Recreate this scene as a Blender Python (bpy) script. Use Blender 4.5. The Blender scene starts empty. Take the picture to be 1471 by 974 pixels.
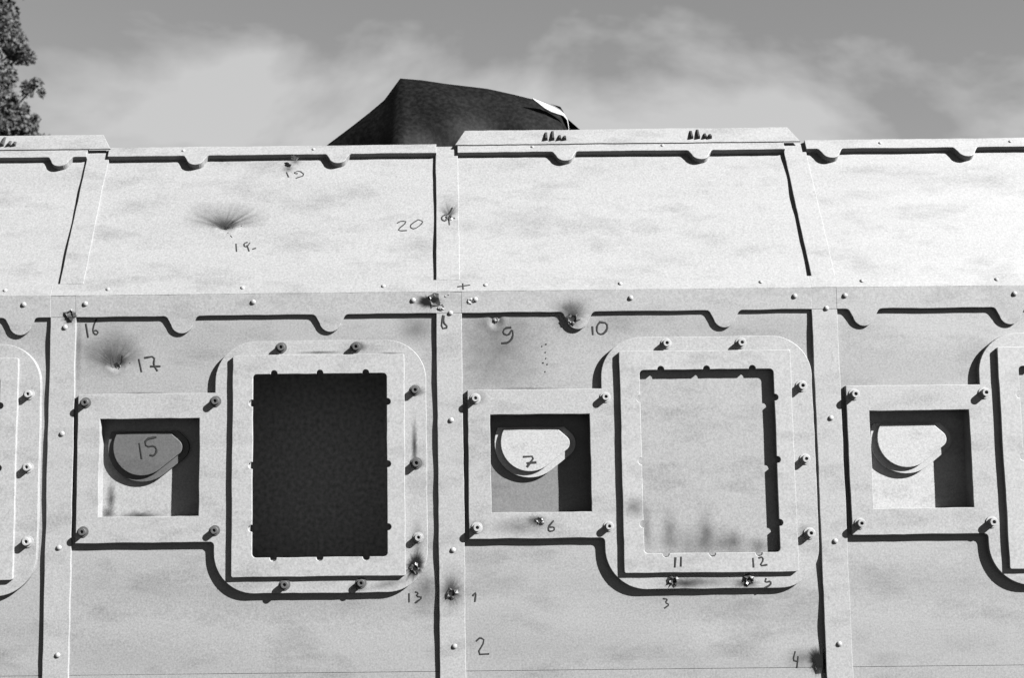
import bpy, bmesh, math, random
from mathutils import Vector, Matrix
random.seed(7)
SC = bpy.context.scene
COL = SC.collection

# ------------------------------------------------------------------ camera
F, CX, CY, PW, PH = 2000.0, 650.0, 487.0, 1471.0, 974.0      # focal length and principal point of the photograph (pixels)
PITCH, ROLL, DIST, EYE = math.radians(6.9), math.radians(0.63), 4.5, 1.6
FWD = Vector((0, math.cos(PITCH), math.sin(PITCH)))
_u0 = Vector((0, -math.sin(PITCH), math.cos(PITCH))); _r0 = Vector((1, 0, 0))
RGT = _r0 * math.cos(ROLL) - _u0 * math.sin(ROLL)
UPV = _r0 * math.sin(ROLL) + _u0 * math.cos(ROLL)
CAM = Vector((0, -DIST, EYE))
cd = bpy.data.cameras.new('camera'); co = bpy.data.objects.new('camera', cd); COL.objects.link(co)
cd.sensor_width = 36.0; cd.sensor_fit = 'HORIZONTAL'; cd.lens = 36.0 * F / PW
cd.shift_x = (PW / 2 - CX) / PW; cd.shift_y = 0.0
cd.clip_start = 0.05; cd.clip_end = 3000
m = Matrix((RGT, UPV, -FWD)).transposed().to_4x4(); m.translation = CAM
co.matrix_world = m
SC.camera = co
SC.cycles.transparent_max_bounces = 32
cd.dof.use_dof = True; cd.dof.focus_distance = 4.6; cd.dof.aperture_fstop = 5.0

# ------------------------------------------------------------------ sky, sun, exposure
SUNV = Vector((1.55, -1.0, 1.22)).normalized()               # towards the sun
EL = math.asin(SUNV.z); AZ = math.atan2(SUNV.x, SUNV.y)
W = bpy.data.worlds.new('World'); SC.world = W; W.use_nodes = True
nt = W.node_tree; nt.nodes.clear()
def N(t, kind, **kw):
    n = t.nodes.new(kind)
    for k, v in kw.items(): setattr(n, k, v)
    return n
def math_node(t, op, a, b=None, c=None, clamp=False):
    n = N(t, 'ShaderNodeMath', operation=op, use_clamp=clamp)
    for i, v in enumerate((a, b, c)):
        if v is None: continue
        if isinstance(v, (int, float)): n.inputs[i].default_value = v
        else: t.links.new(v, n.inputs[i])
    return n.outputs[0]
sky = N(nt, 'ShaderNodeTexSky', sky_type='NISHITA', sun_disc=False, sun_elevation=EL, sun_rotation=AZ,
        altitude=100.0, air_density=1.0, dust_density=0.1, ozone_density=1.0)
bw = N(nt, 'ShaderNodeRGBToBW'); nt.links.new(sky.outputs[0], bw.inputs[0])
tc = N(nt, 'ShaderNodeTexCoord')
mp = N(nt, 'ShaderNodeMapping'); mp.inputs['Location'].default_value = (0.35, 0.0, 0.18); mp.inputs['Scale'].default_value = (4.2, 4.2, 9.0)
nt.links.new(tc.outputs['Generated'], mp.inputs[0])
nz = N(nt, 'ShaderNodeTexNoise'); nz.inputs['Scale'].default_value = 1.0; nz.inputs['Detail'].default_value = 7.0
nz.inputs['Roughness'].default_value = 0.55; nz.inputs['Distortion'].default_value = 0.25
nt.links.new(mp.outputs[0], nz.inputs['Vector'])
rmp = N(nt, 'ShaderNodeValToRGB'); rmp.color_ramp.elements[0].position = 0.40; rmp.color_ramp.elements[1].position = 0.57
sx = N(nt, 'ShaderNodeSeparateXYZ'); nt.links.new(tc.outputs['Generated'], sx.inputs[0])
cov = math_node(nt, 'SUBTRACT', nz.outputs[0], math_node(nt, 'MULTIPLY', math_node(nt, 'MAXIMUM', math_node(nt, 'SUBTRACT', sx.outputs[2], 0.295), 0.0), 2.0))
nt.links.new(cov, rmp.inputs[0])
SKY_CLEAR, SKY_CLOUD = 0.385, 1.30
grey = math_node(nt, 'MULTIPLY', math_node(nt, 'POWER', bw.outputs[0], 0.75), SKY_CLEAR)   # as an orthochromatic plate records it
# clouds scatter a whitish grey over the clear part
cl = math_node(nt, 'ADD', math_node(nt, 'MULTIPLY', grey, 0.2), SKY_CLOUD)
mx = math_node(nt, 'ADD', math_node(nt, 'MULTIPLY', grey, math_node(nt, 'SUBTRACT', 1.0, rmp.outputs[0])), math_node(nt, 'MULTIPLY', cl, rmp.outputs[0]))
bg = N(nt, 'ShaderNodeBackground'); bg.inputs['Strength'].default_value = 0.05
nt.links.new(mx, bg.inputs['Color'])
wo = N(nt, 'ShaderNodeOutputWorld'); nt.links.new(bg.outputs[0], wo.inputs[0])
sd = bpy.data.lights.new('sun', 'SUN'); so = bpy.data.objects.new('sun', sd); COL.objects.link(so)
sd.energy = 5.0; sd.angle = math.radians(0.53); sd.color = (1, 1, 1)
so.rotation_euler = SUNV.to_track_quat('Z', 'Y').to_euler(); so.location = (8, -6, 9)
SC.view_settings.view_transform = 'Standard'; SC.view_settings.look = 'None'
SC.view_settings.exposure = 3.0; SC.view_settings.gamma = 1.0; SC.view_settings.use_curve_mapping = False

# ------------------------------------------------------------------ materials (all neutral: a black-and-white place)
def g(v): return (v, v, v, 1)
def new_mat(name):
    mt = bpy.data.materials.new(name); mt.use_nodes = True; t = mt.node_tree
    return mt, t, t.nodes['Principled BSDF']
def paint(name, base, mottle=0.10, rough=0.55, stretch=(1, 1, 1), grain=0.6, bump=0.15, dirt=0.28):
    mt, t, b = new_mat(name)
    ge = N(t, 'ShaderNodeNewGeometry')
    mpn = N(t, 'ShaderNodeMapping'); mpn.inputs['Scale'].default_value = stretch; t.links.new(ge.outputs['Position'], mpn.inputs[0])
    n1 = N(t, 'ShaderNodeTexNoise'); n1.inputs['Scale'].default_value = 4.0; n1.inputs['Detail'].default_value = 6; n1.inputs['Roughness'].default_value = 0.6
    t.links.new(mpn.outputs[0], n1.inputs['Vector'])
    n2 = N(t, 'ShaderNodeTexNoise'); n2.inputs['Scale'].default_value = 160.0; n2.inputs['Detail'].default_value = 3; n2.inputs['Roughness'].default_value = 0.8
    t.links.new(ge.outputs['Position'], n2.inputs['Vector'])
    n3 = N(t, 'ShaderNodeTexNoise'); n3.inputs['Scale'].default_value = 38.0; n3.inputs['Detail'].default_value = 4
    t.links.new(ge.outputs['Position'], n3.inputs['Vector'])
    # sparse chips and specks
    ch = N(t, 'ShaderNodeValToRGB'); ch.color_ramp.elements[0].position = 0.70; ch.color_ramp.elements[1].position = 0.76
    t.links.new(n3.outputs[0], ch.inputs[0])
    f = math_node(t, 'ADD', 1.0, math_node(t, 'MULTIPLY', math_node(t, 'SUBTRACT', n1.outputs[0], 0.5), mottle * 2))
    f = math_node(t, 'ADD', f, math_node(t, 'MULTIPLY', math_node(t, 'SUBTRACT', n2.outputs[0], 0.5), grain * 2))
    f = math_node(t, 'SUBTRACT', f, math_node(t, 'MULTIPLY', ch.outputs[0], 0.18))
    n4 = N(t, 'ShaderNodeTexNoise'); n4.inputs['Scale'].default_value = 9.0; n4.inputs['Detail'].default_value = 7; n4.inputs['Roughness'].default_value = 0.62
    mp4 = N(t, 'ShaderNodeMapping'); mp4.inputs['Scale'].default_value = (0.55, 1, 1.5); mp4.inputs['Location'].default_value = (3.1, 1.7, 0.4)
    t.links.new(ge.outputs['Position'], mp4.inputs[0]); t.links.new(mp4.outputs[0], n4.inputs['Vector'])
    dr = N(t, 'ShaderNodeValToRGB'); dr.color_ramp.elements[0].position = 0.50; dr.color_ramp.elements[1].position = 0.74
    t.links.new(n4.outputs[0], dr.inputs[0])
    f = math_node(t, 'SUBTRACT', f, math_node(t, 'MULTIPLY', dr.outputs[0], dirt))
    v = math_node(t, 'MULTIPLY', f, base)
    t.links.new(v, b.inputs['Base Color'])
    b.inputs['Roughness'].default_value = rough; b.inputs['Specular IOR Level'].default_value = 0.25
    bp = N(t, 'ShaderNodeBump'); bp.inputs['Strength'].default_value = bump; bp.inputs['Distance'].default_value = 0.002
    t.links.new(n3.outputs[0], bp.inputs['Height']); t.links.new(bp.outputs[0], b.inputs['Normal'])
    return mt
def plain(name, v, rough=0.7, spec=0.2, var=0.3, scale=25):
    mt, t, b = new_mat(name)
    ge = N(t, 'ShaderNodeNewGeometry'); n1 = N(t, 'ShaderNodeTexNoise'); n1.inputs['Scale'].default_value = scale; n1.inputs['Detail'].default_value = 6
    t.links.new(ge.outputs['Position'], n1.inputs['Vector'])
    f = math_node(t, 'MULTIPLY', math_node(t, 'ADD', 1 - var, math_node(t, 'MULTIPLY', n1.outputs[0], 2 * var)), v)
    t.links.new(f, b.inputs['Base Color']); b.inputs['Roughness'].default_value = rough; b.inputs['Specular IOR Level'].default_value = spec
    return mt
M = {}
M['field'] = paint('field_paint', 0.0801, 0.17, stretch=(0.5, 1, 1.6))
M['slope'] = paint('slope_paint', 0.0804, 0.13, stretch=(0.3, 1, 2.6))  # mottle drawn out sideways also paints in the shading of the sheet's waves
M['plate'] = paint('plate_paint', 0.0950, 0.07)
M['frame'] = paint('frame_paint', 0.0987, 0.06)
M['shutter'] = paint('shutter_paint', 0.0838, 0.14, stretch=(1.2, 1, 0.7))
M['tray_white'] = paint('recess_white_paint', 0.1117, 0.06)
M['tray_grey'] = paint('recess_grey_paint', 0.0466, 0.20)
M['cover'] = paint('cover_paint', 0.1117, 0.05)
M['cover_grey'] = paint('cover_grey_paint', 0.0279, 0.10)
M['bolt'] = paint('bolt_paint', 0.1043, 0.05)
M['bolt_dark'] = paint('bolt_dark_paint', 0.0223, 0.25)
M['dark'] = plain('interior_black', 0.0067, 0.8, 0.1, 0.5, 9)
M['cloth'] = plain('dark_lining', 0.20, 0.9, 0.1, 0.8, 70)
M['steel'] = plain('bare_dark_steel', 0.0112, 0.45, 0.4, 0.5, 90)
M['ink'] = plain('marker_ink', 0.0045, 0.7, 0.2, 0.4, 200)
M['hull'] = plain('hull_grey_paint', 0.07, 0.7, 0.2, 0.2, 6)
M['ground'] = plain('ground_gravel', 0.025, 0.95, 0.1, 0.5, 14)
M['leaf'] = plain('leaf_grey', 0.019, 0.7, 0.2, 0.5, 3)
M['bark'] = plain('bark_grey', 0.0197, 0.9, 0.1, 0.5, 12)
def tarp_mat():
    mt, t, b = new_mat('black_tarpaulin')
    ge = N(t, 'ShaderNodeNewGeometry'); n1 = N(t, 'ShaderNodeTexNoise'); n1.inputs['Scale'].default_value = 55; n1.inputs['Detail'].default_value = 8
    t.links.new(ge.outputs['Position'], n1.inputs['Vector'])
    r = N(t, 'ShaderNodeValToRGB'); r.color_ramp.elements[0].color = g(0.0008); r.color_ramp.elements[1].color = g(0.0042)
    r.color_ramp.elements[0].position = 0.4; r.color_ramp.elements[1].position = 0.75
    t.links.new(n1.outputs[0], r.inputs[0]); t.links.new(r.outputs[0], b.inputs['Base Color'])
    b.inputs['Roughness'].default_value = 0.6; b.inputs['Specular IOR Level'].default_value = 0.04
    bp = N(t, 'ShaderNodeBump'); bp.inputs['Strength'].default_value = 0.3; bp.inputs['Distance'].default_value = 0.004
    t.links.new(n1.outputs[0], bp.inputs['Height']); t.links.new(bp.outputs[0], b.inputs['Normal'])
    return mt
M['tarp'] = tarp_mat()
M['tarp_highlight'] = plain('tarpaulin_highlight', 0.02, 0.55, 0.5, 0.3, 30)  # paler than the tarpaulin, to brighten the highlight on its fold
def soot_mat(name, strength, streak, shade=0.010):
    mt, t, b = new_mat(name)
    tcn = N(t, 'ShaderNodeTexCoord'); oi = N(t, 'ShaderNodeObjectInfo')
    ln = N(t, 'ShaderNodeVectorMath', operation='LENGTH'); t.links.new(tcn.outputs['Object'], ln.inputs[0])
    nm = N(t, 'ShaderNodeVectorMath', operation='NORMALIZE'); t.links.new(tcn.outputs['Object'], nm.inputs[0])
    ad = N(t, 'ShaderNodeVectorMath', operation='ADD'); t.links.new(nm.outputs[0], ad.inputs[0])
    sc = math_node(t, 'MULTIPLY', oi.outputs['Random'], 40.0)
    cb = N(t, 'ShaderNodeCombineXYZ'); t.links.new(sc, cb.inputs[2]); t.links.new(cb.outputs[0], ad.inputs[1])
    n1 = N(t, 'ShaderNodeTexNoise'); n1.inputs['Scale'].default_value = 5.0; n1.inputs['Detail'].default_value = 4; n1.inputs['Roughness'].default_value = 0.75
    t.links.new(ad.outputs[0], n1.inputs['Vector'])
    ge = N(t, 'ShaderNodeNewGeometry'); n2 = N(t, 'ShaderNodeTexNoise'); n2.inputs['Scale'].default_value = 22; n2.inputs['Detail'].default_value = 6; n2.inputs['Roughness'].default_value = 0.65
    t.links.new(ge.outputs['Position'], n2.inputs['Vector'])
    # reach of the stain varies with direction
    reach = math_node(t, 'ADD', 1.0 - 0.55 * streak, math_node(t, 'MULTIPLY', math_node(t, 'SUBTRACT', n1.outputs[0], 0.5), 2.6 * streak))
    q = math_node(t, 'DIVIDE', ln.outputs['Value'], math_node(t, 'MAXIMUM', reach, 0.12))
    fall = math_node(t, 'POWER', math_node(t, 'SUBTRACT', 1.0, q, clamp=True), 1.5)
    al = math_node(t, 'MULTIPLY', fall, math_node(t, 'ADD', 0.25, math_node(t, 'MULTIPLY', n2.outputs[0], 1.5)))
    edge = math_node(t, 'SUBTRACT', 1.0, math_node(t, 'POWER', ln.outputs['Value'], 6.0), clamp=True)
    al = math_node(t, 'MULTIPLY', math_node(t, 'MULTIPLY', al, strength), edge, clamp=True)
    b.inputs['Base Color'].default_value = g(shade); b.inputs['Roughness'].default_value = 0.95; b.inputs['Specular IOR Level'].default_value = 0.0
    t.links.new(al, b.inputs['Alpha'])
    return mt
def fan_mat():
    mt, t, b = new_mat('soot_fan')
    tcn = N(t, 'ShaderNodeTexCoord'); oi = N(t, 'ShaderNodeObjectInfo')
    sp = N(t, 'ShaderNodeVectorMath', operation='ADD'); t.links.new(tcn.outputs['Object'], sp.inputs[0]); sp.inputs[1].default_value = (0, .45, 0)
    ln = N(t, 'ShaderNodeVectorMath', operation='LENGTH'); t.links.new(sp.outputs[0], ln.inputs[0])
    nm = N(t, 'ShaderNodeVectorMath', operation='NORMALIZE'); t.links.new(sp.outputs[0], nm.inputs[0])
    sx = N(t, 'ShaderNodeSeparateXYZ'); t.links.new(nm.outputs[0], sx.inputs[0])
    cb = N(t, 'ShaderNodeCombineXYZ'); t.links.new(math_node(t, 'MULTIPLY', oi.outputs['Random'], 40.0), cb.inputs[2])
    ad = N(t, 'ShaderNodeVectorMath', operation='ADD'); t.links.new(nm.outputs[0], ad.inputs[0]); t.links.new(cb.outputs[0], ad.inputs[1])
    n1 = N(t, 'ShaderNodeTexNoise'); n1.inputs['Scale'].default_value = 6.5; n1.inputs['Detail'].default_value = 5; n1.inputs['Roughness'].default_value = 0.8
    t.links.new(ad.outputs[0], n1.inputs['Vector'])
    ray = N(t, 'ShaderNodeValToRGB'); ray.color_ramp.elements[0].position = 0.40; ray.color_ramp.elements[1].position = 0.66; t.links.new(n1.outputs[0], ray.inputs[0])
    up = math_node(t, 'MULTIPLY', math_node(t, 'ADD', sx.outputs[1], 0.05), 1.6, clamp=True)
    fall = math_node(t, 'POWER', math_node(t, 'SUBTRACT', 1.0, math_node(t, 'DIVIDE', ln.outputs['Value'], 1.35), clamp=True), 1.7)
    al = math_node(t, 'MULTIPLY', math_node(t, 'MULTIPLY', fall, up), math_node(t, 'ADD', 0.35, math_node(t, 'MULTIPLY', ray.outputs[0], 0.85)), clamp=True)
    b.inputs['Base Color'].default_value = g(0.008); b.inputs['Roughness'].default_value = 0.95; b.inputs['Specular IOR Level'].default_value = 0.0
    t.links.new(al, b.inputs['Alpha'])
    return mt
M['soot_fan'] = fan_mat()
M['soot_smoke'] = soot_mat('soot_smoke', 0.30, 0.25)
M['soot_soft'] = soot_mat('soot_film', 0.36, 0.25)
M['soot_burst'] = soot_mat('soot_burst', 0.75, 0.55)
M['soot_or_hole_dense'] = soot_mat('soot_or_hole_dense', 2.0, 0.45, 0.005)

# ------------------------------------------------------------------ frames of reference and helpers
class Fr:
    def __init__(s, o, ex, ey, en): s.o, s.ex, s.ey, s.en = Vector(o), Vector(ex), Vector(ey), Vector(en)
    def p(s, x, y, n=0.0): return s.o + s.ex * x + s.ey * y + s.en * n
    def pix(s, px, py, n=0.0):                                # where a sight line meets this surface
        d = RGT * ((px - CX) / F) - UPV * ((py - CY) / F) + FWD
        oo = s.o + s.en * n; t = (oo - CAM).dot(s.en) / d.dot(s.en); q = CAM + d * t - s.o
        return q.dot(s.ex), q.dot(s.ey)
    def mat(s): return Matrix((s.ex, s.ey, s.en)).transposed()
SA = math.radians(31)
WALL = Fr((0, 0, 0), (1, 0, 0), (0, 0, 1), (0, -1, 0))
SLOPE = Fr((0, -0.0081, 2.2949), (1, 0, 0), (0, math.sin(SA), math.cos(SA)), (0, -math.cos(SA), math.sin(SA)))
TA = math.radians(3.0)
FASC = Fr((0, 0, 2.230), (1, 0, 0), (0, -math.sin(TA), math.cos(TA)), (0, -math.cos(TA), -math.sin(TA)))

def link(name, me, mat, parent=None, loc=None, rot=None, scale=None):
    o = bpy.data.objects.new(name, me); COL.objects.link(o)
    if mat is not None and me is not None and not me.materials: me.materials.append(mat)
    if parent: o.parent = parent
    if loc is not None: o.location = loc
    if rot is not None: o.rotation_euler = rot
    if scale is not None: o.scale = scale
    return o
def thing(name, label, cat, loc, group=None):
    o = bpy.data.objects.new(name, None); COL.objects.link(o); o.location = loc; o.empty_display_size = 0.1
    o['label'] = label; o['category'] = cat
    if group: o['group'] = group
    return o
def mesh(name, vs, fs, smooth=False):
    me = bpy.data.meshes.new(name); me.from_pydata([tuple(v) for v in vs], [], fs); me.update()
    if smooth:
        for p in me.polygons: p.use_smooth = True
    return me
def origin_of(parent):
    v = Vector((0, 0, 0))
    while parent: v += Vector(parent.location); parent = parent.parent
    return v

def uneven(lp, amp=0.0009, step=0.03):
    """hand-cut edge: long sides are divided and wander a little"""
    out = []
    for (ax, ay), (bx, by) in zip(lp, lp[1:] + lp[:1]):
        l = math.hypot(bx - ax, by - ay); k = max(1, int(l / step)); out.append((ax, ay))
        if k < 3: continue
        nx, ny = -(by - ay) / l, (bx - ax) / l; w = 0.0
        for i in range(1, k):
            w = 0.6 * w + random.uniform(-amp, amp); f = i / k
            out.append((ax + (bx - ax) * f + nx * w, ay + (by - ay) * f + ny * w))
    return out
def plate(name, fr, loops, n0, n1, mat, parent, bevel=0.0014, label=None):
    """a flat plate with the given outline (first loop) and holes, from n0 to n1 above the surface"""
    cu = bpy.data.curves.new(name, 'CURVE'); cu.dimensions = '2D'; cu.fill_mode = 'BOTH'
    cu.extrude = (n1 - n0) / 2 - bevel; cu.bevel_depth = bevel; cu.bevel_resolution = 1
    for lp in loops:
        lp = uneven(lp)
        sp = cu.splines.new('POLY'); sp.points.add(len(lp) - 1)
        for q, (x, y) in zip(sp.points, lp): q.co = (x, y, 0, 1)
        sp.use_cyclic_u = True
    tmp = bpy.data.objects.new('tmp', cu); COL.objects.link(tmp)
    dg = bpy.context.evaluated_depsgraph_get(); dg.update()
    me = bpy.data.meshes.new_from_object(tmp.evaluated_get(dg)); me.name = name
    bpy.data.objects.remove(tmp); bpy.data.curves.remove(cu)
    off = origin_of(parent); nm = (n0 + n1) / 2
    for v in me.vertices: v.co = fr.p(v.co.x, v.co.y, v.co.z + nm) - off
    me.materials.clear()
    for p in me.polygons: p.use_smooth = False
    o = link(name, me, mat, parent)
    if label: o['label'] = label
    return o

def rect(x0, y0, x1, y1, r=0.0, seg=6):
    if r <= 0: return [(x0, y0), (x1, y0), (x1, y1), (x0, y1)]
    out = []
    for cx, cy, a0 in ((x1 - r, y0 + r, -90), (x1 - r, y1 - r, 0), (x0 + r, y1 - r, 90), (x0 + r, y0 + r, 180)):
        for i in range(seg + 1):
            a = math.radians(a0 + 90 * i / seg); out.append((cx + r * math.cos(a), cy + r * math.sin(a)))
    return out
def arc(cx, cy, r, a0, a1, seg):
    return [(cx + r * math.cos(math.radians(a0 + (a1 - a0) * i / seg)), cy + r * math.sin(math.radians(a0 + (a1 - a0) * i / seg))) for i in range(seg + 1)]
def tabbed(x0, x1, ylo, yhi, tabs, hang, hw, fil):
    """a strip whose lower edge has rounded tongues"""
    pts = [(x0, yhi), (x0, ylo)]
    r = hw * 0.82
    for c in sorted(tabs):
        if c - hw - fil < x0 or c + hw + fil > x1: continue
        pts += arc(c - hw - fil, ylo - fil, fil, 90, 20, 4)
        pts += arc(c, ylo - hang + r, r, 180 + 12, 360 - 12, 12)
        pts += arc(c + hw + fil, ylo - fil, fil, 160, 90, 4)
    pts += [(x1, ylo), (x1, yhi)]
    return pts[::-1]

HEIGHT = {}
def sheet(name, fr, x0, x1, y0, y1, step, mat, parent, dents=(), holes=(), seed=0, amp=0.0013):
    """slightly wavy sheet-metal field with real dents; holes are rectangles hidden behind a plate"""
    rnd = random.Random(seed)
    waves = [(rnd.uniform(0.6, 3.0), rnd.uniform(12, 38), rnd.uniform(0, 6.28), rnd.uniform(0.35, 1.0)) for _ in range(7)]
    nx = max(2, int((x1 - x0) / step)); ny = max(2, int((y1 - y0) / step)); off = origin_of(parent)
    vs, fs = [], []
    def height(x, y):
        h = 0.0
        for kx, ky, ph, am in waves: h += am * math.sin(kx * x + ky * y + ph + 0.8 * math.sin(1.7 * x + ph))
        h *= amp / 2.2
        for (dx, dy, rr, dep) in dents:
            q = ((x - dx) ** 2 + (y - dy) ** 2) / (rr * rr)
            if q < 9: h -= dep * math.exp(-q * 1.6) - 0.22 * dep * math.exp(-(math.sqrt(q) - 1.45) ** 2 * 6)
        return h
    HEIGHT[(id(fr), parent.name)] = height
    for j in range(ny + 1):
        y = y0 + (y1 - y0) * j / ny
        for i in range(nx + 1):
            x = x0 + (x1 - x0) * i / nx
            vs.append(fr.p(x, y, height(x, y)) - off)
    for j in range(ny):
        cy = y0 + (y1 - y0) * (j + .5) / ny
        for i in range(nx):
            cx = x0 + (x1 - x0) * (i + .5) / nx
            if any(a < cx < c and b < cy < d for a, b, c, d in holes): continue
            k = j * (nx + 1) + i; fs.append((k, k + 1, k + nx + 2, k + nx + 1))
    return link(name, mesh(name, vs, fs, True), mat, parent)

def box_mesh(name, x0, x1, y0, y1, z0, z1, off=Vector((0, 0, 0)), bevel=0.0):
    bm = bmesh.new(); bmesh.ops.create_cube(bm, size=1)
    for v in bm.verts:
        v.co = Vector(((x0 + x1) / 2 + v.co.x * (x1 - x0), (y0 + y1) / 2 + v.co.y * (y1 - y0), (z0 + z1) / 2 + v.co.z * (z1 - z0))) - off
    if bevel: bmesh.ops.bevel(bm, geom=bm.edges[:], offset=bevel, segments=2, affect='EDGES')
    me = bpy.data.meshes.new(name); bm.to_mesh(me); bm.free(); return me

def lathe(name, prof, seg=18, smooth=False):
    """profile of (radius, height) about the local z axis"""
    vs, fs = [], []
    for r, h in prof:
        for i in range(seg):
            a = 2 * math.pi * i / seg; vs.append((r * math.cos(a), r * math.sin(a), h))
    for k in range(len(prof) - 1):
        for i in range(seg):
            j = (i + 1) % seg; fs.append((k * seg + i, k * seg + j, (k + 1) * seg + j, (k + 1) * seg + i))
    fs.append(tuple(range((len(prof) - 1) * seg, len(prof) * seg)))
    return mesh(name, vs, fs, smooth)
BOLT = lathe('bolt', [(.0155, 0), (.0155, .0025), (.0105, .003), (.0105, .0172), (.0098, .018), (.0050, .018), (.0046, .0172), (.0040, .008), (.0006, .0078)], 18)
BOLT_D = BOLT.copy()
RIVET = lathe('rivet', [(.0098, 0), (.0092, .0024), (.0070, .0046), (.0036, .0060), (.0006, .0064)], 14, True)
BOLT.materials.append(M['bolt']); BOLT_D.materials.append(M['bolt_dark']); RIVET.materials.append(M['plate'])
def stud(name, me, fr, x, y, n, parent, scale=1.0, tilt=0.0):
    o = link(name, me, None, parent)
    R = fr.mat().to_4x4() @ Matrix.Rotation(random.uniform(0, 6), 4, 'Z') @ Matrix.Rotation(tilt, 4, 'X')
    R.translation = fr.p(x, y, n) - origin_of(parent)
    o.matrix_local = R @ Matrix.Scale(scale, 4)
    return o

def Z(x0, y0, s, pts): return [(x0 + x * s, y0 + y * s) for x, y in pts]
def ink(fr, n, strokes, parent, label=None, width=0.0030, name='marker_number', mat=None):
    """handwriting: flattened pen strokes lying on the surface; strokes in picture measurements"""
    if name == 'scratch' and len(strokes) > 1:
        return [ink(fr, n, [st], parent, label, width, name, mat) for st in strokes]
    cu = bpy.data.curves.new(name, 'CURVE'); cu.dimensions = '3D'; cu.bevel_depth = width; cu.bevel_resolution = 1; cu.use_fill_caps = True
    for st in strokes:
        w = [fr.pix(px, py, n) for px, py in st]
        if len(w) > 2:                                        # round the corners a little, as a pen does
            w2 = [w[0]]
            for a, b in zip(w[:-1], w[1:]):
                w2 += [(a[0] * .75 + b[0] * .25, a[1] * .75 + b[1] * .25), (a[0] * .25 + b[0] * .75, a[1] * .25 + b[1] * .75)]
            w = w2 + [w[-1]]
        sp = cu.splines.new('POLY'); sp.points.add(len(w) - 1)
        for i, (q, (x, y)) in enumerate(zip(sp.points, w)):
            q.co = (x, y, 0, 1); q.radius = random.uniform(0.75, 1.15)
    tmp = bpy.data.objects.new('tmp', cu); COL.objects.link(tmp)
    dg = bpy.context.evaluated_depsgraph_get(); dg.update()
    me = bpy.data.meshes.new_from_object(tmp.evaluated_get(dg)); me.name = name
    bpy.data.objects.remove(tmp); bpy.data.curves.remove(cu)
    off = origin_of(parent)
    hf = HEIGHT.get((id(fr), parent.name)) if n == WN else None
    for v in me.vertices: v.co = fr.p(v.co.x, v.co.y, (hf(v.co.x, v.co.y) + .0005 if hf else n) + v.co.z * 0.12) - off
    me.materials.clear()
    o = link(name, me, mat or M['ink'], parent)
    if label: o['label'] = label
    return o
_disc = mesh('soot_or_hole_stain', [(0, 0, 0)] + [(math.cos(2 * math.pi * i / 24), math.sin(2 * math.pi * i / 24), 0) for i in range(24)],
             [(0, i + 1, (i + 1) % 24 + 1) for i in range(24)])
_soot = {}
_sn = 0
def soot(fr, px, py, n, rx, ry, kind, parent, rot=0.0):
    """a burnt stain, or the painted dark of a torn hole, of radii rx, ry (metres) on the surface"""
    if kind not in _soot:
        _soot[kind] = _disc.copy(); _soot[kind].materials.append(M[kind])
    global _sn
    _sn = (_sn + 1) % 9; n += _sn * .00012
    x, y = fr.pix(px, py, n)
    o = link('soot_or_hole_stain', _soot[kind], None, parent)
    R = fr.mat().to_4x4() @ Matrix.Rotation(rot, 4, 'Z'); R.translation = fr.p(x, y, n) - origin_of(parent)
    o.matrix_local = R @ Matrix.Diagonal((rx, ry, 1, 1))
    return o
def pit(fr, px, py, n, R, parent, h=0.005, mat='steel', seed=None):
    """ragged rim of a bullet strike"""
    R *= .85; h *= .6
    rnd = random.Random(seed if seed is not None else int(px * 13 + py))
    x, y = fr.pix(px, py, n); vs = []; fs = []; seg = 13
    rings = ((0.18, -0.0002), (0.42, 0.0006), (0.62, h), (1.0, 0.0003))
    for k, (q, hh) in enumerate(rings):
        for i in range(seg):
            a = 2 * math.pi * (i + rnd.uniform(-.3, .3)) / seg; r = R * q * (rnd.uniform(0.6, 1.35) if k > 1 else 1)
            vs.append((r * math.cos(a), r * math.sin(a), hh * (rnd.uniform(0.3, 1.5) if k == 2 else 1)))
    for k in range(3):
        for i in range(seg):
            j = (i + 1) % seg; fs.append((k * seg + i, k * seg + j, (k + 1) * seg + j, (k + 1) * seg + i))
    fs.append(tuple(range(seg)))
    o = link('bullet_strike', mesh('bullet_strike', vs, fs), M[mat], parent)
    Q = fr.mat().to_4x4(); Q.translation = fr.p(x, y, n + 0.0006) - origin_of(parent); o.matrix_local = Q
    return o

# ------------------------------------------------------------------ ground
gm = mesh('ground', [(-600, -600, 0), (600, -600, 0), (600, 600, 0), (-600, 600, 0)], [(0, 1, 2, 3)])
go = link('ground', gm, M['ground']); go['kind'] = 'structure'

# ------------------------------------------------------------------ the hull that the wall modules clad
Z_BOT, Z_ROOF = 1.085, 2.862
hull = thing('cabin_hull', 'long grey cabin hull behind the armoured modules, on two skids', 'cabin', (0, 0, 0))
XA, XB, YB = -2.515, 2.438, 2.35
link('roof', box_mesh('roof', XA, XB, 0.345, YB, Z_ROOF - .04, Z_ROOF, bevel=.004), M['hull'], hull)
link('rear_wall', box_mesh('rear_wall', XA, XB, YB - .05, YB - .001, .42, Z_ROOF - .041), M['hull'], hull)
link('floor', box_mesh('floor', XA, XB, 0.06, YB - .052, .95, 1.0), M['dark'], hull)
for xa in (XA, XB - .05):
    vs = []
    prof = [(0.03, .42), (YB - .052, .42), (YB - .052, Z_ROOF - .042), (.345, Z_ROOF - .042), (.03, 2.29)]
    for x in (xa + .001, xa + .049): vs += [(x, y, z) for y, z in prof]
    fs = [tuple(range(5))[::-1], tuple(range(5, 10))] + [(i, (i + 1) % 5, 5 + (i + 1) % 5, 5 + i) for i in range(5)]
    link('end_wall', mesh('end_wall', vs, fs), M['hull'], hull)
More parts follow.
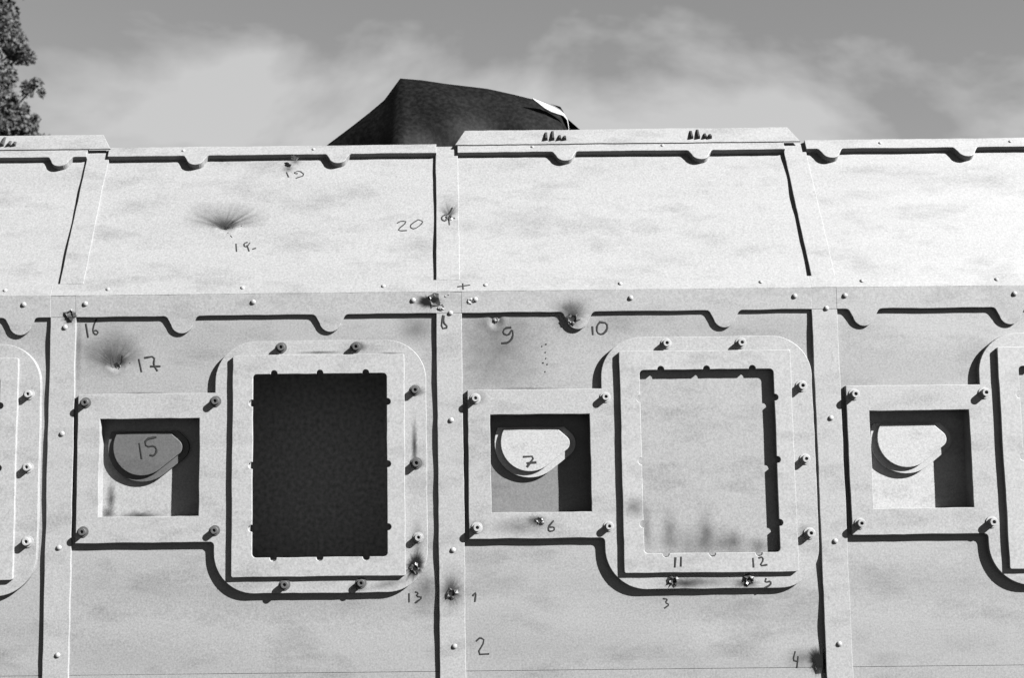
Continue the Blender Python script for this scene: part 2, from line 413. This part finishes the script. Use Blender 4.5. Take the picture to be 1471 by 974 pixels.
link('partition', box_mesh('partition', XA + .06, XB - .06, 0.40, 0.43, 1.001, Z_ROOF - .05), M['cloth'], hull)
for y in (0.3, 2.0): link('skid', box_mesh('skid', XA, XB, y - .09, y + .09, 0.0, .948, bevel=.01), M['steel'], hull)
link('lower_skirt', box_mesh('lower_skirt', XA, XB, -.001, .028, .42, Z_BOT - .0015, bevel=.001), M['field'], hull)

# ------------------------------------------------------------------ armoured modules
PLATE_N, FRAME_N, STRIP_N = 0.020, 0.034, 0.0115
MODS = [  # key, wall seam x, next seam, slope seam x, next, window shift, tabs on wall, tabs on slope, label
    ('far', -2.553, -1.306, -2.520, -1.284, 0.012, (-1.883, -1.406), (-1.850, -1.374), 'unmarked pale armoured module next to the one numbered 16 and 17, raised roof cap'),
    ('grey', -1.306, -0.050, -1.284, -0.050, 0.010, (-0.880, -0.397), (-0.897, -0.396), 'bullet-struck pale armoured module with open black window and grey loophole cover numbered 15'),
    ('shut', -0.050, 1.171, -0.050, 1.180, 0.000, (0.408, 0.885), (0.402, 0.879), 'bullet-struck pale armoured module with shuttered window numbered 11 and 12, capped roof edge'),
    ('clean', 1.171, 2.400, 1.180, 2.415, 0.000, (1.339, 1.815), (1.338, 1.815), 'clean unnumbered armoured module with white loophole cover, beside the one numbered 11 and 12'),
]
def keyhole(x, w):
    """outline of the base plate: a square joined to a rounded rectangle"""
    L, B, T = x + .098, 1.500, 1.974
    l, r, b, t, R = x + .530 + w, x + 1.208 + w, 1.336, 2.140, .128
    p = [(L, B)]
    p += arc(l - .014, B - .014, .014, 90, 0, 4)
    p += arc(l + R, b + R, R, 180, 270, 14) + arc(r - R, b + R, R, 270, 360, 14) + arc(r - R, t - R, R, 0, 90, 14)
    p += [q for q in arc(l + R, t - R, R, 90, 180, 14)]
    p += [(l, T), (L, T)]
    return p
def notched(x0, y0, x1, y1, r, nr=.0125):
    """rounded opening with three half-round notches on every side"""
    out = []
    def side(ax, ay, bx, by, nx, ny):
        for f in (.16, .5, .84):
            cx, cy = ax + (bx - ax) * f, ay + (by - ay) * f
            tx, ty = (bx - ax), (by - ay); l = math.hypot(tx, ty); tx /= l; ty /= l
            for i in range(7):
                a = math.pi * i / 6
                out.append((cx - tx * nr * math.cos(a) + nx * nr * math.sin(a), cy - ty * nr * math.cos(a) + ny * nr * math.sin(a)))
    def corner(cx, cy, a0): out.extend(arc(cx, cy, r, a0, a0 + 90, 4))
    side(x0, y0, x1, y0, 0, -1); corner(x1 - r, y0 + r, -90)
    side(x1, y0, x1, y1, 1, 0); corner(x1 - r, y1 - r, 0)
    side(x1, y1, x0, y1, 0, 1); corner(x0 + r, y1 - r, 90)
    side(x0, y1, x0, y0, -1, 0); corner(x0 + r, y0 + r, 180)
    return out
def _clip_top(pts, top):
    out = []
    for a, b in zip(pts, pts[1:] + pts[:1]):
        if a[1] <= top: out.append(a)
        if (a[1] <= top) != (b[1] <= top):
            f = (top - a[1]) / (b[1] - a[1]); out.append((a[0] + (b[0] - a[0]) * f, top))
    return out
def teardrop(cx, cy, r, ax, ay, ar, grow=0.0):
    r += grow; ar += grow
    d = math.hypot(ax - cx, ay - cy); base = math.atan2(ay - cy, ax - cx); th = math.acos((r - ar) / d)
    a0, a1 = math.degrees(base + th), math.degrees(base - th)
    pts = arc(cx, cy, r, a0, a1 + 360, 32) + arc(ax, ay, ar, a1, a0, 16)
    flat = cy + .044 + grow * .25                             # upper side cut off at the recess's shadow edge; the shade is shaped in
    return _clip_top(pts, flat)
def tray(name, x0, y0, x1, y1, n0, n1, mat, parent):
    """open-fronted recess: four sides and a back"""
    off = origin_of(parent); t = .006; c = [(x0, y0), (x1, y0), (x1, y1), (x0, y1)]
    d = [(x0 - t, y0 - t), (x1 + t, y0 - t), (x1 + t, y1 + t), (x0 - t, y1 + t)]
    vs = [WALL.p(x, y, n1) - off for x, y in c] + [WALL.p(x, y, n0) - off for x, y in c] + [WALL.p(x, y, n1) - off for x, y in d] + [WALL.p(x, y, n0 - t) - off for x, y in d]
    fs = [(4, 5, 6, 7), (15, 14, 13, 12)]
    for i in range(4):
        j = (i + 1) % 4; fs += [(i, i + 4, j + 4, j)[::-1], (i, j, j + 8, i + 8)[::-1], (i + 8, j + 8, j + 12, i + 12)[::-1]]
    return link(name, mesh(name, vs, fs), mat, parent)

root = {}
for mi, (key, xs, xe, ss, se, win, wt, st, lab) in enumerate(MODS):
    t = thing('armoured_module', lab, 'armoured module', (xs, 0, Z_BOT), 'armoured wall modules in a row'); root[key] = t
    wd, sdn = [], []
    def wp(px, py): return WALL.pix(px, py)
    def sp_(px, py): return SLOPE.pix(px, py)
    if key == 'grey':
        a = wp(168, 522); wd += [(a[0], a[1], .022, .0075), (a[0] - .012, a[1] + .05, .05, .0022)]
        a = sp_(325, 325); sdn += [(a[0], a[1], .026, .008), (a[0], a[1] + .05, .055, .0022)]
    if key == 'shut':
        a = wp(712, 462); wd += [(a[0], a[1], .020, .0065)]
        a = wp(640, 915); wd += [(a[0] + .9, a[1], .09, .002)]
    sheet('wall_panel', WALL, xs + .04, xe + .04, Z_BOT, 2.262, .0075, M['field'], t, wd, [(xs + .135, 1.53, xs + .66, 1.94), (xs + .60 + win, 1.40, xs + 1.14 + win, 2.08)], 11 + mi, .0017)
    sheet('slope_panel', SLOPE, ss + .037, se + .037, .005, .655, .0075, M['slope'], t, sdn, (), 31 + mi, .0017)
    ps = plate('seam_strip', WALL, [rect(xs, .80, xs + .080, 2.2292)], -.002, STRIP_N, M['plate'], t)
    plate('slope_seam_strip', SLOPE, [rect(ss, .049, ss + .075, .668)], -.002, .0105, M['slope'], t)
    pf = plate('eaves_fascia', FASC, [[(x, y - 2.230) for x, y in tabbed(xs + .0815, xe - .0015, 2.230, 2.3005, wt, .057, .042, .018)]], -.002, .013, M['plate'], t)
    plate('fascia_joint', FASC, [rect(xs + .0004, .0, xs + .0806, .0705)], -.002, .0124, M['plate'], t)
    pl = plate('eaves_lip', SLOPE, [rect(xs + .001, .0, xe - .001, .0475)], -.002, .010, M['slope'], t)
    pr = plate('ridge_strip', SLOPE, [tabbed(ss + .0765, se - .0015, .627, 0.668, st, .045, .036, .012)], -.002, .023, M['slope'], t)
    # base plate with the loophole and window openings
    lo = rect(xs + .167, 1.580, xs + .490, 1.896)
    pb = plate('base_plate', WALL, [keyhole(xs, win), lo, rect(xs + .640 + win, 1.436, xs + 1.094 + win, 2.044)], -.003, PLATE_N, M['plate'], t)
    plate('window_frame', WALL, [rect(xs + .588 + win, 1.388, xs + 1.138 + win, 2.093, .004, 2), notched(xs + .650 + win, 1.446, xs + 1.084 + win, 2.034, .014)], PLATE_N - .0005, FRAME_N, M['frame'], t)
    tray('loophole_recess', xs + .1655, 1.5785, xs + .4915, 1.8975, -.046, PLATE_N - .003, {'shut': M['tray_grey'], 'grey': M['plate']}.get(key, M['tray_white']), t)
    cvm = M['cover_grey'] if key == 'grey' else M['cover']
    cx, cy = xs + .296, 1.806
    ax, ay = cx + .103, cy - .003
    plate('cover_backing', WALL, [teardrop(cx, cy, .092, ax, ay, .026, 0.020)], -.0455, -.0315, cvm, t)
    pv = plate('loophole_cover', WALL, [teardrop(cx, cy, .092, ax, ay, .026)], -.030, -.020, cvm, t, label='dark grey teardrop loophole cover numbered 15' if key == 'grey' else None)
    plate('cover_boss', WALL, [arc(cx, cy, .036, 0, 345, 20)], -.0315, -.0295, cvm, pv)
    if key != 'grey':
        plate('window_shutter', WALL, [rect(xs + .642 + win, 1.438, xs + 1.092 + win, 2.042)], -.002, .0105, M['shutter'], t)
    bm_ = BOLT_D if key == 'grey' else BOLT
    spots = [(.122, 1.948), (.541, 1.948), (.122, 1.535), (.542, 1.535), (.742, 2.120), (.984, 2.119), (1.174, 1.977), (1.176, 1.742), (1.181, 1.506), (.756, 1.362), (.998, 1.365)]
    for i, (bx, bz) in enumerate(spots):
        if key == 'shut' and i >= 9: continue                 # shot away
        w = win if i > 3 else 0
        stud('bolt', BOLT if (key == 'grey' and i == 8) else bm_, WALL, xs + bx + w, bz, PLATE_N, pb, random.uniform(1.08, 1.22))
    for rz in (2.216, 1.860, 1.480, 1.150):
        if key == 'grey' and rz > 2.2: rz = 2.19
        stud('rivet', RIVET, WALL, xs + .044 + random.uniform(-.004, .004), rz + random.uniform(-.02, .02), STRIP_N, ps, .9)
    for rx in (.11, .645, 1.165):
        x = xs + rx + random.uniform(-.02, .02)
        stud('rivet', RIVET, FASC, x, .042, .0129, pf, .9)
    for rx in (.16, .60, 1.06): stud('rivet', RIVET, SLOPE, ss + rx, .024, .0098, pl, .75)
    for rx in (.34, .80): stud('rivet', RIVET, SLOPE, ss + rx, .650, .0228, pr, .65)

def roof_cap(key, x0, x1, lugs):
    t = root[key]
    pc = plate('roof_cap', SLOPE, [[(x0, .661), (x1, .661), (x1 - .034, .730), (x0 + .034, .730)]], .0225, .0275, M['slope'], t)
    for c in lugs:
        for k, (dx, hh) in enumerate(((-.030, .042), (-.006, .048), (.018, .026), (.036, .022))):
            x = c + dx; off = origin_of(t)
            vs = [SLOPE.p(x + a, .677 + b, n) - off for a, b, n in ((0, 0, .0273), (.009, 0, .0273), (.009, hh, .0273), (0, hh, .0273), (0, 0, .041), (.007, 0, .041), (.006, hh * .8, .034), (.002, hh * .8, .034))]
            link('hinge_lug', mesh('hinge_lug', vs, [(0, 1, 5, 4), (1, 2, 6, 5), (2, 3, 7, 6), (3, 0, 4, 7), (4, 5, 6, 7)]), M['steel'], pc)
roof_cap('shut', .019, 1.236, (.367, .883))
roof_cap('far', -2.44, -1.205, (-2.10, -1.586))

# ------------------------------------------------------------------ bullet marks and handwriting
gk, sh = root['grey'], root['shut']
WN = .0045                                                    # just clear of the wavy sheet
a16 = (80, 440, .13596)
ink(WALL, WN, [Z(*a16, [(315, 180), (340, 330)]), Z(*a16, [(430, 130), (398, 200), (388, 270), (420, 302), (452, 275), (420, 248), (395, 265)])], gk, 'handwritten number 16')
ink(WALL, WN, [Z(*a16, [(875, 555), (905, 695)]), Z(*a16, [(930, 545), (1045, 525), (1030, 620), (1075, 685)]), Z(*a16, [(995, 635), (1105, 633)])], gk, 'handwritten number 17', .0034)
ink(WALL, WN, [Z(*a16, [(650, 640), (690, 600), (700, 520)]), Z(*a16, [(690, 590), (785, 600)])], gk, name='scratch', width=.0022)
a18 = (270, 270, .10197)
ink(SLOPE, WN, [Z(*a18, [(675, 770), (683, 885)]), Z(*a18, [(840, 750), (790, 765), (790, 810), (830, 815), (870, 760)]), Z(*a18, [(830, 790), (860, 880)]), Z(*a18, [(905, 850), (955, 832)])], gk, 'handwritten number 18', .0026)
ink(SLOPE, WN, [Z(*a18, [(560, 620), (620, 685)]), Z(*a18, [(620, 545), (760, 525)]), Z(*a18, [(600, 485), (640, 460)]), Z(*a18, [(515, 500), (525, 545)])], gk, name='scratch', width=.0020)
a20 = (560, 270, .13596)
ink(SLOPE, WN, [Z(*a20, [(75, 365), (120, 340), (185, 350), (85, 430), (110, 445), (180, 440)]), Z(*a20, [(300, 328), (352, 345), (330, 380), (260, 428), (214, 410), (225, 375), (300, 328)])], gk, 'handwritten number 20', .0024)
ink(SLOPE, .0112, [Z(*a20, [(600, 290), (630, 270), (662, 205)]), Z(*a20, [(610, 300), (690, 320)]), Z(*a20, [(620, 300), (630, 390)]), Z(*a20, [(590, 280), (550, 300), (548, 335), (590, 350), (610, 310)])], sh, name='scratch', width=.0030)
a19 = (380, 200, .09517)
ink(SLOPE, WN, [Z(*a19, [(330, 480), (362, 558)]), Z(*a19, [(500, 502), (430, 495), (520, 452), (612, 525), (470, 572)])], gk, 'handwritten number 19', .0026)
ink(SLOPE, .0240, [Z(*a19, [(400, 255), (470, 262)]), Z(*a19, [(435, 240), (442, 290)])], gk, name='scratch', width=.004)
ac = (600, 400, .20394)
ink(SLOPE, .0108, [Z(*ac, [(280, 58), (370, 45)]), Z(*ac, [(318, 33), (321, 78)])], sh, 'handwritten cross', .0026)
ink(WALL, STRIP_N + .0006, [Z(*ac, [(178, 258), (165, 355), (216, 345), (180, 308), (186, 262)])], sh, 'handwritten number 8', .0032)
ink(WALL, WN, [Z(*ac, [(660, 343), (612, 348), (600, 385), (640, 402), (668, 350), (674, 410), (640, 452), (590, 455)])], sh, 'handwritten number 9', .0034)
ink(WALL, WN, [Z(*ac, [(1232, 335), (1236, 396)]), Z(*ac, [(1290, 303), (1264, 330), (1264, 380), (1300, 396), (1338, 360), (1336, 312), (1280, 305)])], sh, 'handwritten number 10', .0034)
a9 = (600, 400, .27192)
for q in ((655, 360), (674, 348), (672, 390), (675, 420), (658, 447), (681, 455), (670, 492)):
    ink(WALL, WN, [Z(*a9, [q, (q[0] + random.uniform(3, 9), q[1] + random.uniform(-5, 5))])], sh, name='paint_speck', width=.0026)
a15 = (130, 560, .24631)
ink(WALL, -.0194, [Z(*a15, [(285, 310), (300, 405)]), Z(*a15, [(385, 275), (320, 290), (325, 335), (375, 325), (390, 355), (370, 387), (345, 380)])], gk, 'handwritten number 15', .0036)
a7 = (660, 560, .22587)
ink(WALL, -.0194, [Z(*a7, [(405, 427), (482, 422), (430, 492)]), Z(*a7, [(428, 467), (490, 462)])], sh, 'handwritten number 7', .0036)
ink(WALL, PLATE_N + .0006, [Z(*a7, [(600, 833), (565, 872), (568, 902), (602, 898), (606, 874), (570, 874)])], sh, 'handwritten number 6', .0028)
a11 = (920, 780, .13596)
ink(WALL, FRAME_N + .0006, [Z(*a11, [(372, 155), (364, 262)]), Z(*a11, [(431, 148), (428, 252)])], sh, 'handwritten number 11', .0034)
ink(WALL, FRAME_N + .0006, [Z(*a11, [(1190, 160), (1197, 262)]), Z(*a11, [(1250, 162), (1285, 148), (1302, 180), (1262, 245), (1342, 232)])], sh, 'handwritten number 12', .0030)
ink(WALL, PLATE_N + .0006, [Z(*a11, [(1330, 375), (1315, 420), (1380, 405), (1378, 445), (1310, 478)])], sh, 'handwritten number 5', .0028)
ink(WALL, WN, [Z(*a11, [(240, 592), (292, 597), (265, 635), (312, 655), (255, 695)])], sh, 'handwritten number 3', .0026)
a13 = (560, 740, .14376)
ink(WALL, WN, [Z(*a13, [(192, 785), (193, 876)]), Z(*a13, [(253, 770), (287, 780), (263, 815), (332, 825), (252, 882)])], gk, 'handwritten number 13', .0030)
ink(WALL, WN, [Z(*a13, [(828, 812), (864, 768), (850, 872)])], sh, 'handwritten number 1', .0030)
a4 = (1100, 920, .10877)
ink(WALL, WN, [Z(*a4, [(395, 150), (362, 270), (425, 285)]), Z(*a4, [(432, 215), (415, 372)])], sh, 'handwritten number 4', .0028)
ink(WALL, WN, [[(684, 922), (690, 916), (697, 921), (685, 941), (703, 940)]], sh, 'handwritten number 2', .0028)

# strikes: ragged rims and soot
pit(WALL, 169, 527, -.004, .014, gk)
soot(WALL, 165, 509, WN, .105, .085, 'soot_fan', gk)
soot(WALL, 160, 505, WN + .0004, .17, .12, 'soot_soft', gk)
pit(SLOPE, 326, 328, -.006, .012, gk, .003)
soot(SLOPE, 325, 312, WN, .150, .105, 'soot_fan', gk)
soot(SLOPE, 324, 322, WN + .0005, .075, .05, 'soot_burst', gk)
pit(SLOPE, 645, 312, .0105, .016, sh, .005)
soot(SLOPE, 646, 300, .0114, .040, .075, 'soot_fan', sh)
pit(SLOPE, 424, 228, .023, .013, gk, .002)
soot(SLOPE, 424, 232, .0240, .05, .04, 'soot_burst', gk)
pit(WALL, 101, 453, STRIP_N, .026, gk, .009)
soot(WALL, 100, 455, STRIP_N + .001, .045, .05, 'soot_burst', gk)
soot(WALL, 114, 500, WN, .018, .19, 'soot_soft', gk)
pit(FASC, 623, 431, .013, .028, gk, .0045)
soot(FASC, 616, 433, .0142, .065, .032, 'soot_or_hole_dense', gk)
pit(WALL, 633, 441, STRIP_N, .016, sh, .006); pit(FASC, 676, 433, .013, .013, sh, .004, 'plate')
pit(WALL, 642, 424, STRIP_N, .012, sh, .006, 'plate')
soot(WALL, 640, 432, STRIP_N + .001, .040, .045, 'soot_burst', sh)
pit(WALL, 713, 459, -.003, .013, sh, .006, 'plate')
soot(WALL, 715, 500, WN, .26, .24, 'soot_soft', sh)
soot(WALL, 600, 470, WN, .11, .09, 'soot_soft', gk)
pit(FASC, 822, 459, .0130, .026, sh, .007)
soot(FASC, 822, 452, .0142, .075, .080, 'soot_burst', sh)
soot(FASC, 822, 440, .0146, .11, .05, 'soot_soft', sh)
pit(WALL, 775, 748, PLATE_N, .017, sh, .005)
soot(WALL, 770, 748, PLATE_N + .001, .055, .035, 'soot_burst', sh)
soot(WALL, 745, 757, PLATE_N + .0014, .14, .05, 'soot_soft', sh)
pit(WALL, 967, 835, PLATE_N, .020, sh, .012)
soot(WALL, 985, 838, PLATE_N + .001, .10, .030, 'soot_burst', sh)
soot(WALL, 1010, 836, PLATE_N + .0014, .22, .035, 'soot_soft', sh)
pit(WALL, 1076, 834, PLATE_N, .022, sh, .012)
soot(WALL, 1072, 838, PLATE_N + .001, .08, .030, 'soot_burst', sh)
pit(WALL, 648, 853, STRIP_N, .024, sh, .008)
soot(WALL, 648, 850, STRIP_N + .001, .055, .075, 'soot_burst', sh)
soot(WALL, 650, 845, STRIP_N + .0014, .07, .12, 'soot_soft', sh)
pit(WALL, 596, 817, PLATE_N, .020, gk, .006)
soot(WALL, 597, 812, PLATE_N + .001, .045, .075, 'soot_or_hole_dense', gk, -.3)
soot(WALL, 600, 780, PLATE_N + .0014, .032, .12, 'soot_soft', gk)
soot(WALL, 596, 640, PLATE_N + .001, .018, .16, 'soot_burst', gk)
soot(WALL, 612, 845, WN, .075, .10, 'soot_soft', gk)
soot(WALL, 560, 838, PLATE_N + .0018, .11, .025, 'soot_soft', gk, .2)
for px, py in ((597, 668), (513, 500), (597, 565)): soot(WALL, px + 4, py - 3, PLATE_N + .0022, .040, .030, 'soot_burst', gk)
soot(WALL, 516, 843, PLATE_N + .0022, .05, .03, 'soot_burst', gk)
for px, py in ((683, 760), (683, 575), (1155, 768)): soot(WALL, px + 3, py - 4, PLATE_N + .001, .05, .04, 'soot_soft', sh)
pit(WALL, 1176, 956, .001, .030, sh, .003)
soot(WALL, 1176, 948, WN, .045, .07, 'soot_or_hole_dense', sh); soot(WALL, 1155, 945, WN + .0004, .09, .06, 'soot_soft', sh)  # the dense patch paints in the darkness of a torn hole
SHN = .0118
for i, (px, py, rx, ry) in enumerate(((962, 765, .045, .13), (1015, 762, .045, .12), (1055, 778, .06, .07), (1010, 780, .24, .09), (930, 758, .03, .12), (1090, 785, .05, .05))):
    soot(WALL, px, py, SHN + i * .0004, rx, ry, 'soot_smoke', sh)
soot(WALL, 912, 728, FRAME_N + .001, .06, .06, 'soot_soft', sh)
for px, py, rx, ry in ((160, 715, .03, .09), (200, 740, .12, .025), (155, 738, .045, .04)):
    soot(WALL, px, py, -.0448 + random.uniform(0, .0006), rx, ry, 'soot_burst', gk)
# grime gathered along the upper edge of the base plates
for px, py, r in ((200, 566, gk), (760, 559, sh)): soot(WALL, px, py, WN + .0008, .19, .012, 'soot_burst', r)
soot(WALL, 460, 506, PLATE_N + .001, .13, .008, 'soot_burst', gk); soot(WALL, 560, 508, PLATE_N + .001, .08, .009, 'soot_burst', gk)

# ------------------------------------------------------------------ black sheet heaped on the roof
def tarp():
    prof = [(-.62, 2.99), (-.526, 3.143), (-.422, 3.222), (-.345, 3.283), (-.281, 3.338), (-.212, 3.433), (-.12, 3.424), (-.018, 3.407), (.08, 3.394), (.161, 3.383), (.27, 3.357), (.363, 3.332), (.42, 3.316), (.473, 3.300), (.502, 3.247), (.569, 3.185), (.64, 3.06)]
    vs, fs = [], []; rows = 12
    top = Z_ROOF + .002
    pts = []
    for a, b in zip(prof[:-1], prof[1:]):
        for k in range(3): pts.append((a[0] + (b[0] - a[0]) * k / 3, a[1] + (b[1] - a[1]) * k / 3))
    pts.append(prof[-1]); rnd = random.Random(3)
    ph = [rnd.uniform(0, 6) for _ in range(8)]
    nx = len(pts)
    for side in (1, -1):
        for j in range(rows + 1):
            f = j / rows
            for i, (x, z) in enumerate(pts):
                zz = z + (top - z) * f
                spread = .34 * (f ** 0.8) * (z - top) / .5
                y = 1.30 - side * spread
                fold = .022 * math.sin(9 * x + 3 * f + ph[0]) + .014 * math.sin(21 * x - 5 * f + ph[1]) + .010 * math.sin(13 * f + 7 * x + ph[2])
                y -= side * fold * min(1, f * 3)
                if side == 1:                                  # the right end folds back along a crease
                    e = x - (.36 + .16 * f * 1.4)
                    if e > 0: y += 1.3 * e * min(1, .25 + f * 2)
                vs.append((x + .03 * f * (x - 0), y, zz))
    for s in (0, 1):
        b0 = s * nx * (rows + 1)
        for j in range(rows):
            for i in range(nx - 1):
                q = (b0 + j * nx + i, b0 + j * nx + i + 1, b0 + (j + 1) * nx + i + 1, b0 + (j + 1) * nx + i)
                fs.append(q[::-1] if s == 0 else q)
    me = mesh('black_sheet', vs, fs, True)
    bm = bmesh.new(); bm.from_mesh(me); bmesh.ops.remove_doubles(bm, verts=bm.verts, dist=.0005); bm.to_mesh(me); bm.free()
    o = link('black_sheet', me, M['tarp'])
    # highlight of a right-end fold: added paler ribbon, tilted to mirror the sun
    P0 = Vector((.41, 1.24, 3.29)); hv = (SUNV + (CAM - P0).normalized()).normalized()
    fr = Fr(P0, hv.cross(Vector((0, 0, 1))).normalized() * -1, Vector((0, 0, 1)), hv); fr.ey = fr.en.cross(fr.ex).normalized()
    path = [(765, 141, .3), (774, 146, 3.0), (784, 152, 5.4), (794, 157, 6.0), (803, 161, 4.6), (810, 165, 2.2), (815, 172, .9), (817, 184, .7), (816, 199, .6)]
    cv, cf = [], []
    for k, (px, py, w) in enumerate(path):
        ax, ay, _ = path[max(k - 1, 0)]; bx, by, _ = path[min(k + 1, len(path) - 1)]; l = math.hypot(bx - ax, by - ay); nx, ny = -(by - ay) / l, (bx - ax) / l
        for f, hgt in ((-1, 0), (-.5, .0012), (0, .0016), (.5, .0012), (1, 0), (0, -.006)):
            x, y = fr.pix(px + nx * w * f, py + ny * w * f); cv.append(fr.p(x, y, hgt))
    for k in range(len(path) - 1):
        for i in range(6):
            j = (i + 1) % 6; cf.append((k * 6 + i, (k + 1) * 6 + i, (k + 1) * 6 + j, k * 6 + j))
    me2 = mesh('fold_highlight', cv, cf, True); bm = bmesh.new(); bm.from_mesh(me2); bmesh.ops.recalc_face_normals(bm, faces=bm.faces); bm.to_mesh(me2); bm.free()
    link('fold_highlight', me2, M['tarp_highlight'], o)
    o['label'] = 'black crumpled tarpaulin heaped on the roof behind the module with a cap'; o['category'] = 'tarpaulin'
    return o
tarp()

# ------------------------------------------------------------------ birch behind the cabin
def tree():
    t = thing('birch_tree', 'dark leafy birch with drooping twigs rising behind the cabin roof', 'tree', (-7.3, 14.0, 0))
    off = Vector((-7.3, 14.0, 0)); rnd = random.Random(5)
    vs, fs = [], []
    def limb(pts, r0, r1, seg=7):
        base = len(vs)
        for k, p in enumerate(pts):
            r = r0 + (r1 - r0) * k / (len(pts) - 1)
            for i in range(seg):
                a = 2 * math.pi * i / seg; vs.append((p[0] + r * math.cos(a), p[1] + r * math.sin(a), p[2]))
        for k in range(len(pts) - 1):
            for i in range(seg):
                j = (i + 1) % seg; fs.append((base + k * seg + i, base + k * seg + j, base + (k + 1) * seg + j, base + (k + 1) * seg + i))
    limb([(0, 0, 0), (.05, 0, 2.5), (-.03, .05, 5), (.06, 0, 7.5), (0, 0, 10), (.05, 0, 12)], .17, .03)
    ends = []
    for k in range(26):
        z = 3.4 + k * .32; a = rnd.uniform(0, 6.28); ln = rnd.uniform(.7, 1.5) * (1 - .035 * max(0, z - 7))
        e = (math.cos(a) * ln, math.sin(a) * ln, z + .7)
        limb([(0, 0, z), (e[0] * .5, e[1] * .5, z + .5), e, (e[0] * 1.12, e[1] * 1.12, e[2] - .35)], .035, .008, 5); ends.append(e)
    # twigs that stick out on the near side of the crown
    twigs = [[(.5, 0, 6.6), (1.3, -.1, 6.95), (1.55, -.1, 7.25), (1.66, -.1, 7.42), (1.72, -.1, 7.30)], [(.9, 0, 6.5), (1.45, 0, 7.0), (1.60, 0, 6.98), (1.68, 0, 6.85)], [(.8, 0, 6.5), (1.62, .1, 6.78), (1.84, .1, 6.66)], [(.6, 0, 7.4), (1.3, 0, 7.85), (1.58, 0, 7.80)], [(.4, 0, 8.0), (1.1, 0, 8.45), (1.30, 0, 8.3)]]
    for tw in twigs: limb(tw, .022, .007, 5)
    link('trunk', mesh('trunk', vs, fs, True), M['bark'], t)
    lv, lf = [], []
    def leaf(p, s):
        d = Vector((rnd.gauss(0, 1), rnd.gauss(0, 1), rnd.gauss(0, 1))).normalized(); e = d.orthogonal().normalized(); f = d.cross(e)
        ang = rnd.uniform(0, 6.28); a = e * math.cos(ang) + f * math.sin(ang); b = d.cross(a)
        k = len(lv); p = Vector(p)
        lv.extend((p - a * s, p + b * s * .55, p + a * s, p - b * s * .55)); lf.append((k, k + 1, k + 2, k + 3))
    def clump(c, r, n, s=.036):
        for _ in range(n):
            while True:
                q = Vector((rnd.uniform(-1, 1), rnd.uniform(-1, 1), rnd.uniform(-1, 1)))
                if q.length < 1: break
            leaf(Vector(c) + Vector((q.x * r[0], q.y * r[1], q.z * r[2])), s * rnd.uniform(.5, 1.2))
    for e in ends:
        if e[0] > 1.05: e = (1.0, e[1], e[2])
        for _ in range(5): clump((e[0] * rnd.uniform(.3, 1.0), e[1] * rnd.uniform(.3, 1.1), e[2] + rnd.uniform(-.5, .3)), (.28, .28, .26), 190)
    # crown edge towards the cabin, clump by clump
    for c, r, n in (((1.15, 0, 8.75), (.16, .3, .35), 200), ((1.22, 0, 8.35), (.16, .3, .28), 260), ((1.32, 0, 8.0), (.18, .3, .25), 300), ((1.40, .05, 7.85), (.20, .3, .12), 260), ((1.05, 0, 8.1), (.25, .3, .4), 300),
                    ((1.15, 0, 7.30), (.16, .3, .34), 300), ((1.30, 0, 7.10), (.14, .2, .26), 210), ((1.55, -.1, 7.32), (.10, .12, .13), 90), ((1.66, -.1, 7.40), (.10, .1, .07), 70), ((1.74, -.1, 7.28), (.05, .08, .09), 40), ((1.50, 0, 7.08), (.05, .08, .10), 45), ((1.64, 0, 6.93), (.07, .08, .08), 45),
                    ((1.25, 0, 6.72), (.42, .4, .16), 700), ((1.50, 0, 6.72), (.20, .3, .09), 240), ((1.75, .1, 6.70), (.12, .1, .03), 30), ((1.0, 0, 6.9), (.3, .3, .25), 300), ((1.1, 0, 6.4), (.6, .5, .22), 700), ((1.35, 0, 6.62), (.34, .3, .16), 700), ((1.40, 0, 6.82), (.28, .3, .14), 650), ((1.22, 0, 7.0), (.2, .3, .22), 400), ((1.24, 0, 7.55), (.12, .3, .2), 160), ((1.15, .1, 7.0), (.25, .3, .3), 300)):
        clump(c, r, int(n * 1.8), .034)
    link('crown', mesh('crown', lv, lf), M['leaf'], t)
tree()
